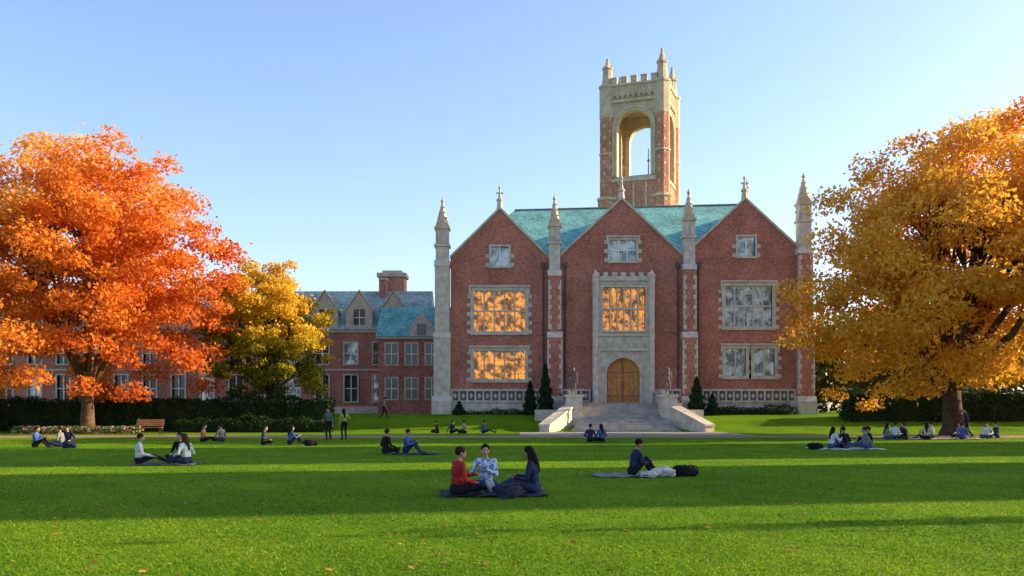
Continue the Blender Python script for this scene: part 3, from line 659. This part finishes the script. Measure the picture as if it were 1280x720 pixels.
def person(name,loc,head_deg,pose='cross',shirt=(.05,.06,.1),pants=(.03,.04,.08),hair=(.02,.013,.01),skin=(.45,.25,.17),shoe=(.05,.05,.05),long=False,
           lean=0.12,headyaw=0,headpitch=0.1,hands=None,voxel=.014,pattern=False,scale=1.0,mono=None):
    F=Fig(); SH,PA,SK,HA,SO=0,1,2,3,4
    if pose=='stand': P=V3(0,0,.93)
    elif pose=='walk': P=V3(0,0,.91)
    else: P=V3(0,0,.115)
    u=nrm(V3(0,math.sin(lean),math.cos(lean))); f=nrm(V3(0,math.cos(lean),-math.sin(lean))); s=V3(1,0,0); A=[s,f,u]
    Nk=P+u*.50
    F.ell(P+u*.01,(.165,.125,.12),A,PA); F.ell(P+u*.16,(.145,.11,.15),A,SH); F.ell(P+u*.33-f*.005,(.165,.118,.17),A,SH)
    shr=Nk-u*.055+s*.165; shl=Nk-u*.055-s*.165
    F.cap(shl,shr,.058,.058,SH); F.cap(Nk-u*.07,Nk-u*.02,.085,.06,SH)
    hp=lean*.4+headpitch; cy,sy=math.cos(headyaw),math.sin(headyaw)
    hs_=V3(cy,sy,0); hf=nrm(V3(-sy*math.cos(hp),cy*math.cos(hp),-math.sin(hp))); hu=np.cross(hs_,hf)
    Hc=Nk+nrm(u*.8+V3(0,.15,.5))*.155+hf*.012
    HAx=[hs_,hf,hu]
    F.cap(Nk-u*.03,Hc-hu*.04,.052,.048,SK)
    F.ell(Hc,(.074,.092,.108),HAx,SK); F.ell(Hc+hf*.028-hu*.055,(.055,.062,.062),HAx,SK)
    F.cap(Hc+hf*.088+hu*.0,Hc+hf*.104-hu*.028,.009,.014,SK,8)
    for sg in(-1,1): F.ell(Hc+hs_*sg*.076-hf*.005-hu*.01,(.012,.02,.03),HAx,SK,8,6)
    F.ell(Hc+hu*.028-hf*.020,(.086,.098,.100),HAx,HA)
    if long:
        F.cap(Hc-hf*.05,Nk-u*.02-f*.07,.078,.075,HA); F.cap(Nk-u*.02-f*.08,Nk-u*.20-f*.10,.075,.05,HA)
        for sg in(-1,1): F.cap(Hc+hs_*sg*.07-hf*.015,Nk+s*sg*.075-u*.06+f*.01,.03,.03,HA)
    hips=[P+s*.092*q-u*.02 for q in(-1,1)]
    feet={'cross':([V3(.13,.36,.075),V3(-.13,.30,.085)],[V3(-1,.35,.25),V3(1,.35,.25)],[V3(.18,.03,-.01),V3(-.18,.03,-.01)]),
          'legsout':([V3(-.11,.80,.075),V3(.13,.78,.075)],[V3(-.1,0,1),V3(.1,0,1)],[V3(-.03,.07,.16),V3(.04,.07,.16)]),
          'kneesup':([V3(-.12,.50,.08),V3(.12,.55,.08)],[V3(-.15,0,1),V3(.15,0,1)],[V3(-.02,.19,-.03),V3(.02,.19,-.03)]),
          'side':([V3(.35,.33,.075),V3(.48,.15,.075)],[V3(-.6,1,.2),V3(.1,1,.35)],[V3(.16,-.07,-.01),V3(.15,-.09,-.01)]),
          'stand':([V3(-.11,0,.09),V3(.11,.02,.09)],[V3(0,1,0),V3(0,1,0)],[V3(-.03,.17,-.045),V3(.03,.17,-.045)]),
          'walk':([V3(-.09,.27,.10),V3(.09,-.30,.13)],[V3(0,1,0),V3(0,1,0)],[V3(-.01,.17,-.02),V3(.01,.15,-.08)])}[pose]
    for i in range(2):
        kn,an=ik(hips[i],feet[0][i],.43,.42,feet[1][i])
        F.cap(hips[i],kn,.092,.060,PA); F.cap(kn,an,.060,.042,PA)
        F.cap(an+V3(0,0,-.012),an+feet[2][i]*.9+V3(0,0,0),.046,.036,SO)
    if hands is None:
        hands={'cross':[V3(-.22,.26,.26),V3(.20,.27,.26)],'legsout':[V3(-.28,-.22,.07),V3(.15,.36,.27)],'kneesup':[V3(-.14,.38,.42),V3(.14,.38,.42)],
               'side':[V3(-.34,.02,.07),V3(.16,.30,.25)],'stand':[V3(-.25,.05,.80),V3(.22,.20,1.05)],'walk':[V3(-.24,-.16,.84),V3(.24,.20,.86)]}[pose]
    sh=[shl,shr]
    for i in range(2):
        sg=-1 if i==0 else 1
        el,wr=ik(sh[i],hands[i],.29,.255,V3(sg*.6,-.7,-.5))
        F.cap(sh[i],el,.056,.044,SH); F.cap(el,wr,.044,.034,SH)
        dr=nrm(wr-el); sd=nrm(np.cross(dr,V3(0,0,1))+1e-4); nm=np.cross(sd,dr)
        pc=wr+dr*.055; F.ell(pc,(.038,.052,.017),[sd,dr,nm],SK,10,6)
        for k,(o,ln) in enumerate(((-.029,.062),(-.010,.075),(.010,.070),(.029,.055))):
            b0=pc+dr*.035+sd*o; b1=b0+dr*ln*.55-nm*.004; b2=b1+nrm(dr-nm*.9)*ln*.5
            F.cap(b0,b1,.0095,.0088,SK,6); F.cap(b1,b2,.0088,.0078,SK,6)
        th=-sg; b0=pc-dr*.02+sd*th*.028; b1=b0+nrm(dr*.7+sd*th*.8-nm*.3)*.04; F.cap(b0,b1,.012,.010,SK,6); F.cap(b1,b1+nrm(dr-nm*.5)*.03,.010,.009,SK,6)
    tmp=F.mb.build('tmp',[],None)
    md=tmp.modifiers.new('r','REMESH'); md.mode='VOXEL'; md.voxel_size=voxel; md.use_smooth_shade=True
    sm=tmp.modifiers.new('s','SMOOTH'); sm.factor=.5; sm.iterations=2
    dg=bpy.context.evaluated_depsgraph_get(); me=bpy.data.meshes.new_from_object(tmp.evaluated_get(dg))
    old=tmp.data; bpy.data.objects.remove(tmp); bpy.data.meshes.remove(old)
    nf=len(me.polygons); ce=np.empty(nf*3,np.float32); me.polygons.foreach_get('center',ce); ce=ce.reshape(-1,3).astype(float)
    best=np.full(nf,1e9); mi=np.zeros(nf,np.int32)
    for l in F.lab:
        if l[0]=='c':
            a_,b_=l[1],l[2]; ab=b_-a_; t_=np.clip(((ce-a_)@ab)/max(ab@ab,1e-9),0,1); dd=np.linalg.norm(ce-(a_+t_[:,None]*ab),axis=1)-(l[3]*(1-t_)+l[4]*t_); lb=l[5]
        else:
            q=((ce-l[1])@l[3].T)/l[2]; dd=(np.linalg.norm(q,axis=1)-1)*l[2].min(); lb=l[4]
        k_=dd<best; best[k_]=dd[k_]; mi[k_]=lb
    bm=bmesh.new(); bm.from_mesh(me)
    lay=[f_ for f_ in bm.faces]
    for f_,k_ in zip(lay,mi): f_.material_index=int(k_)
    for (pos,rad,idx) in [(Hc+hs_*sg*.031+hf*.083+hu*.006,.011,5) for sg in(-1,1)]+[(Hc+hs_*sg*.011+hf*.089-hu*.058,.010,6) for sg in(-1,1)]:
        r_=bmesh.ops.create_icosphere(bm,subdivisions=1,radius=rad,matrix=Matrix.Translation(Vector(pos)))
        fs_=set(ff for v_ in r_['verts'] for ff in v_.link_faces)
        for ff in fs_: ff.material_index=idx; ff.smooth=True
    bm.to_mesh(me); bm.free()
    if mono: ms=[mono]*7
    else: ms=[cloth(shirt,pattern),cloth(pants),cloth(skin),cloth(hair),cloth(shoe),cloth((.02,.015,.012)),cloth((.30,.10,.08))]
    for m_ in ms: me.materials.append(m_)
    me.name=name
    ob=bpy.data.objects.new(name,me); COL.objects.link(ob); ob.location=loc; ob.rotation_euler[2]=math.radians(head_deg); ob.scale=(scale,)*3
    return ob
NAVY=(.02,.03,.07); BLK=(.012,.012,.016); WHT=(.50,.52,.54); BLU=(.05,.10,.30); RED=(.34,.025,.02); JEAN=(.04,.07,.16); GRY=(.18,.18,.19); BEI=(.45,.38,.28)
person('seated_man',(-1.0,16.55,.02),-62,'cross',RED,BLK,(.03,.015,.01),lean=.10,voxel=.009,headyaw=-.2,hands=[V3(-.12,.42,.36),V3(.2,.27,.24)])
person('seated_student',(-.50,17.7,.02),165,'cross',(.08,.18,.38),JEAN,(.015,.01,.008),lean=.05,voxel=.009,pattern=True,headyaw=.3,hands=[V3(-.10,.30,.42),V3(.12,.28,.45)])
person('seated_woman',(.42,16.9,.02),82,'legsout',NAVY,(.025,.04,.09),(.012,.008,.007),lean=.16,voxel=.009,long=True,hands=[V3(-.13,.34,.30),V3(.12,.36,.32)],skin=(.38,.20,.13),shoe=(.5,.5,.5))
person('seated_man',(2.83,21.6,.02),-78,'kneesup',(.02,.035,.07),BLK,(.012,.009,.008),lean=.22,voxel=.010,headpitch=.35,skin=(.35,.18,.12),shoe=(.4,.4,.4),hands=[V3(-.10,.40,.34),V3(.10,.42,.34)])
person('seated_student',(-10.55,26.0,.02),-70,'legsout',WHT,BLK,(.02,.012,.01),lean=.05,hands=[V3(-.22,.3,.25),V3(.22,.35,.25)])
person('seated_student',(-9.25,26.2,.02),65,'cross',WHT,NAVY,(.06,.03,.015),lean=.15,long=True)
person('seated_student',(-9.9,27.6,.02),170,'cross',BLK,BLK,lean=.2)
person('seated_student',(-4.45,32.3,.02),-50,'cross',BLK,BLK,lean=.1)
person('seated_student',(-3.75,32.5,.02),-100,'kneesup',BLU,NAVY,(.02,.012,.01),lean=.12)
person('seated_student',(3.75,44.3,.02),-30,'cross',NAVY,BLK,lean=.1); person('seated_student',(4.35,44.5,.02),30,'cross',BLU,BLK,lean=.1,long=True)
person('seated_student',(-19.6,37.8,.02),-90,'kneesup',BLU,BLK); person('seated_student',(-18.7,38.2,.02),90,'cross',GRY,NAVY); person('seated_student',(-19.1,39.6,.02),180,'cross',NAVY,BLK)
person('seated_student',(-10.9,40.3,.02),-80,'cross',(.03,.05,.05),BLK); person('seated_student',(-9.8,40.6,.02),-60,'kneesup',BLU,BLK,long=True)
person('seated_student',(-14.9,44.3,.02),-90,'legsout',(.3,.15,.1),BLK); person('seated_student',(-14.1,44.7,.02),60,'cross',GRY,NAVY)
person('standing_man',(-9.35,47.0,.0),160,'stand',(.10,.14,.13),BLK,headyaw=.2); person('standing_woman',(-8.62,47.3,0),30,'stand',(.30,.33,.05),BLK,long=True,scale=.97)
person('walking_student',(-9.9,71.0,float(gz(0,71.0))),-80,'walk',(.2,.2,.22),BLK,voxel=.017)
for i,(x,y,h_,po,c_) in enumerate([(12.7,36.6,-70,'kneesup',WHT),(13.35,36.9,20,'cross',BLK),(13.95,36.2,80,'legsout',GRY),(13.6,37.9,170,'cross',WHT),
      (20.8,50,-60,'cross',WHT),(21.6,50.8,120,'cross',NAVY),(22.4,49.6,60,'kneesup',RED),(23.1,50.5,80,'cross',WHT),(24.0,49,-30,'legsout',BLU),(24.9,51,100,'cross',BEI),
      (14.5,37.2,60,'cross',BLK),(14.9,38.4,100,'kneesup',GRY),(19.6,48.2,-80,'cross',GRY),(20.4,47.6,70,'cross',BLK),(25.9,50.2,150,'cross',WHT),(21.9,48.6,-20,'cross',BEI),(26.8,50.8,90,'kneesup',NAVY)]):
    person('seated_student',(x,y,.02),h_,po,c_,BLK if i%2 else JEAN,long=(i%3==0),voxel=.014 if y<40 else .017)
for i,(x,y,h_) in enumerate([(-4.9,60.5,90),(-4.0,60.7,-60),(-3.1,60.4,70),(-1.9,60.8,-90)]): person('seated_student',(x,y,.02),h_,'legsout' if i%2 else 'cross',[BLK,NAVY,GRY,BLU][i],BLK,voxel=.018)
person('walking_student',(25.6,51.8,.01),60,'walk',NAVY,BLK)
M_BRONZE=nmat('weathered_stone_statue',(.08,.07,.06),(.20,.17,.15),6,.8,.3)
for xs__,hd in((4.65,170),(11.75,190)):
    e=person('statue',(xs__,69.5,2.745),hd,'stand',mono=M_BRONZE,scale=1.22,long=True,voxel=.016)

def blanket(name,x,y,w_,d_,rot,mat):
    nx,ny=18,14; vs=[];fs=[]
    for j in range(ny):
        for i in range(nx):
            a=(i/(nx-1)-.5)*w_; b_=(j/(ny-1)-.5)*d_
            vs.append((a+.03*math.sin(b_*9),b_+.03*math.sin(a*7),.035+.012*math.sin(a*13+b_*5)+.010*math.sin(b_*17-a*4)))
    for j in range(ny-1):
        for i in range(nx-1): q=j*nx+i; fs.append((q,q+1,q+nx+1,q+nx))
    mb=MB(); mb.add(vs,fs); o=mb.build(name,[mat],None,(x,y,0),math.radians(rot),True); md=o.modifiers.new('s','SOLIDIFY'); md.thickness=.012; return o
blanket('picnic_blanket',-.35,17.1,1.9,1.5,5,cloth((.035,.04,.06))); blanket('picnic_blanket',2.55,21.7,1.3,1.0,-8,cloth((.2,.2,.2)))
blanket('picnic_blanket',-9.9,26.4,1.8,1.3,4,cloth((.12,.11,.11))); blanket('picnic_blanket',13.3,36.8,2.6,1.8,4,cloth((.5,.5,.48)))
blanket('picnic_blanket',22.6,50.2,5.2,2.4,0,cloth((.35,.33,.3))); blanket('picnic_blanket',-3.4,32.4,1.6,1.1,0,cloth((.05,.06,.09)))
def soft(name,x,y,sx,sy,sz,rot,mat,seed):
    R=random.Random(seed); bm=bmesh.new(); bmesh.ops.create_icosphere(bm,subdivisions=4,radius=1)
    ph=[R.uniform(0,6) for _ in range(6)]
    for v in bm.verts:
        c=v.co; k=1+.13*math.sin(4*c.x+ph[0]+2*c.y)+.1*math.sin(6*c.y+ph[1]+3*c.z)+.08*math.sin(9*c.x-5*c.z+ph[2])
        ex=.75; v.co=Vector((math.copysign(abs(c.x)**ex,c.x)*sx,math.copysign(abs(c.y)**ex,c.y)*sy,max(c.z,-.75)*sz))*k
    me=bpy.data.meshes.new(name); bm.to_mesh(me); bm.free(); me.materials.append(mat)
    for p_ in me.polygons: p_.use_smooth=True
    o=bpy.data.objects.new(name,me); COL.objects.link(o); o.location=(x,y,sz*.72+.02); o.rotation_euler[2]=rot; return o
soft('folded_jacket',3.50,21.4,.28,.2,.12,.2,cloth((.5,.5,.5)),1); soft('folded_jacket',3.15,21.2,.2,.15,.08,.8,cloth((.42,.42,.44)),7)
def backpack(x,y,rot,c):
    o=soft('backpack',x,y,.26,.16,.14,rot,cloth(c),5)
    mb=MB(); 
    for sg in(-1,1): mb.tube([(sg*.08-.2,-.1,.08),(sg*.08-.05,-.17,.16),(sg*.08+.1,-.16,.12),(sg*.08+.2,-.1,.02)],[.015]*4,6)
    mb.tube([(.24,-.03,.05),(.31,0,.09),(.24,.03,.05)],[.01]*3,6); mb.build('straps',[cloth((.03,.03,.03))],o,smooth=True); return o
backpack(4.08,21.6,.3,BLK); backpack(-.02,16.3,.9,(.03,.03,.06)); backpack(12.0,36.4,0,BLK); backpack(-18.1,37.6,0,NAVY); backpack(-8.8,40.2,.5,BLK)
def bench(x,y,rot):
    e=empty('park_bench',(x,y,0),math.radians(rot)); s=MB()
    for i in range(4): s.box(-.85,.85,-.22+i*.12,-.12+i*.12,.43,.46)
    mw=bpy.data.materials.get('bench_wood') or nmat('bench_wood',(.35,.14,.04),(.55,.24,.08),6,.6)
    s.build('seat',[mw],e); s2=MB()
    for i in range(4): s2.add([(a,.27+.03*i+q,.55+.11*i+h_) for q,h_ in((0,0),(.03,.0)) for a in(-.85,.85)]+[(a,.29+.03*i+q,.64+.11*i) for q in(0,.03) for a in(-.85,.85)],[(0,1,5,4),(2,3,7,6),(0,2,6,4),(1,3,7,5),(4,5,7,6),(0,1,3,2)])
    s2.build('backrest',[mw],e); l=MB()
    for q in(-.75,.75): l.box(q-.03,q+.03,-.22,-.16,0,.428); l.box(q-.03,q+.03,.24,.30,0,.56); l.tube([(q,.26,.5),(q,.42,1.02)],[.025,.02],6); l.box(q-.03,q+.03,-.24,.26,.62,.65); l.box(q-.02,q+.02,-.22,-.18,.47,.619)
    l.build('legs_and_arms',[nmat('iron',(.03,.03,.03),(.05,.05,.05),4,.5)],e)
bench(-23.3,59.0,4)
rng=np.random.default_rng(77); n=2600
C=np.stack([rng.uniform(-33,-24.5,n),rng.uniform(60.2,61.4,n),0.05+rng.random(n)*.45],1)
fl=tri_mesh('flower_bed',leaf_quads(C,np.tile([0,0,1.0],(n,1)),.14,rng),4,leaf_mat('bed_flowers',[(0,(.03,.09,.02)),(.55,(.06,.14,.02)),(.6,(.5,.38,.28)),(.8,(.5,.48,.40)),(1,(.6,.2,.05))],.2),rng.random(n))
# fallen leaves
n=650; u=rng.random(n); Y=1/(1/8.2+(1/58-1/8.2)*u**.8); X=(rng.random(n)*2-1)*(0.6*Y+1)
C=np.stack([X,Y,.022+.015*rng.random(n)],1)
n2=2500; a=rng.random(n2)*6.28; rr=rng.random(n2)**.6*12; cen=np.where(rng.random(n2)[:,None]<.5,np.array([[-28.6,60]]),np.array([[27.6,55]]))
C2=np.stack([cen[:,0]+rr*np.cos(a),cen[:,1]+rr*np.sin(a)*.6,np.full(n2,.04)],1); C2=C2[C2[:,1]<66]
C=np.concatenate([C,C2])
tri_mesh('fallen_leaves',leaf_quads(C,np.tile([0,0,1.0],(len(C),1)),.065,rng,1.6,1.5),4,leaf_mat('fallen_leaf',[(0,(.12,.05,.02)),(.5,(.28,.11,.03)),(1,(.42,.22,.05))],.2),rng.random(len(C)))

# ------------------------------------------------------------ light, sky, camera
EL=math.radians(20); ALP=math.radians(11)
world=bpy.data.worlds.new('World'); sc.world=world; world.use_nodes=True; wn_=world.node_tree
bg=wn_.nodes['Background']; sky=wn_.nodes.new('ShaderNodeTexSky'); sky.sky_type='NISHITA'; sky.sun_disc=False
sky.sun_elevation=EL; sky.sun_rotation=math.pi/2-ALP; sky.air_density=1.0; sky.dust_density=1.3; sky.ozone_density=2.6
mx=wn_.nodes.new('ShaderNodeVectorMath'); mx.operation='MULTIPLY'; mx.inputs[1].default_value=(1.04,.97,1.0)
wn_.links.new(sky.outputs[0],mx.inputs[0]); wn_.links.new(mx.outputs[0],bg.inputs[0]); bg.inputs[1].default_value=0.33
sl=bpy.data.lights.new('sun','SUN'); sl.energy=12.0; sl.angle=math.radians(.5); sl.color=(1.0,.76,.42)
so=bpy.data.objects.new('sun',sl); COL.objects.link(so)
dirv=Vector((math.cos(ALP)*math.cos(EL),math.sin(ALP)*math.cos(EL),math.sin(EL)))
so.rotation_euler=dirv.to_track_quat('Z','Y').to_euler(); so.location=(60,20,40)
cam=bpy.data.cameras.new('camera'); co_=bpy.data.objects.new('camera',cam); COL.objects.link(co_)
co_.location=(0,0,1.55); co_.rotation_euler=(math.pi/2,0,0); cam.sensor_width=36; cam.lens=36*1150/1280; cam.shift_y=153/1280
cam.clip_end=4000; sc.camera=co_
sc.view_settings.view_transform='Standard'; sc.view_settings.look='None'; sc.view_settings.exposure=0
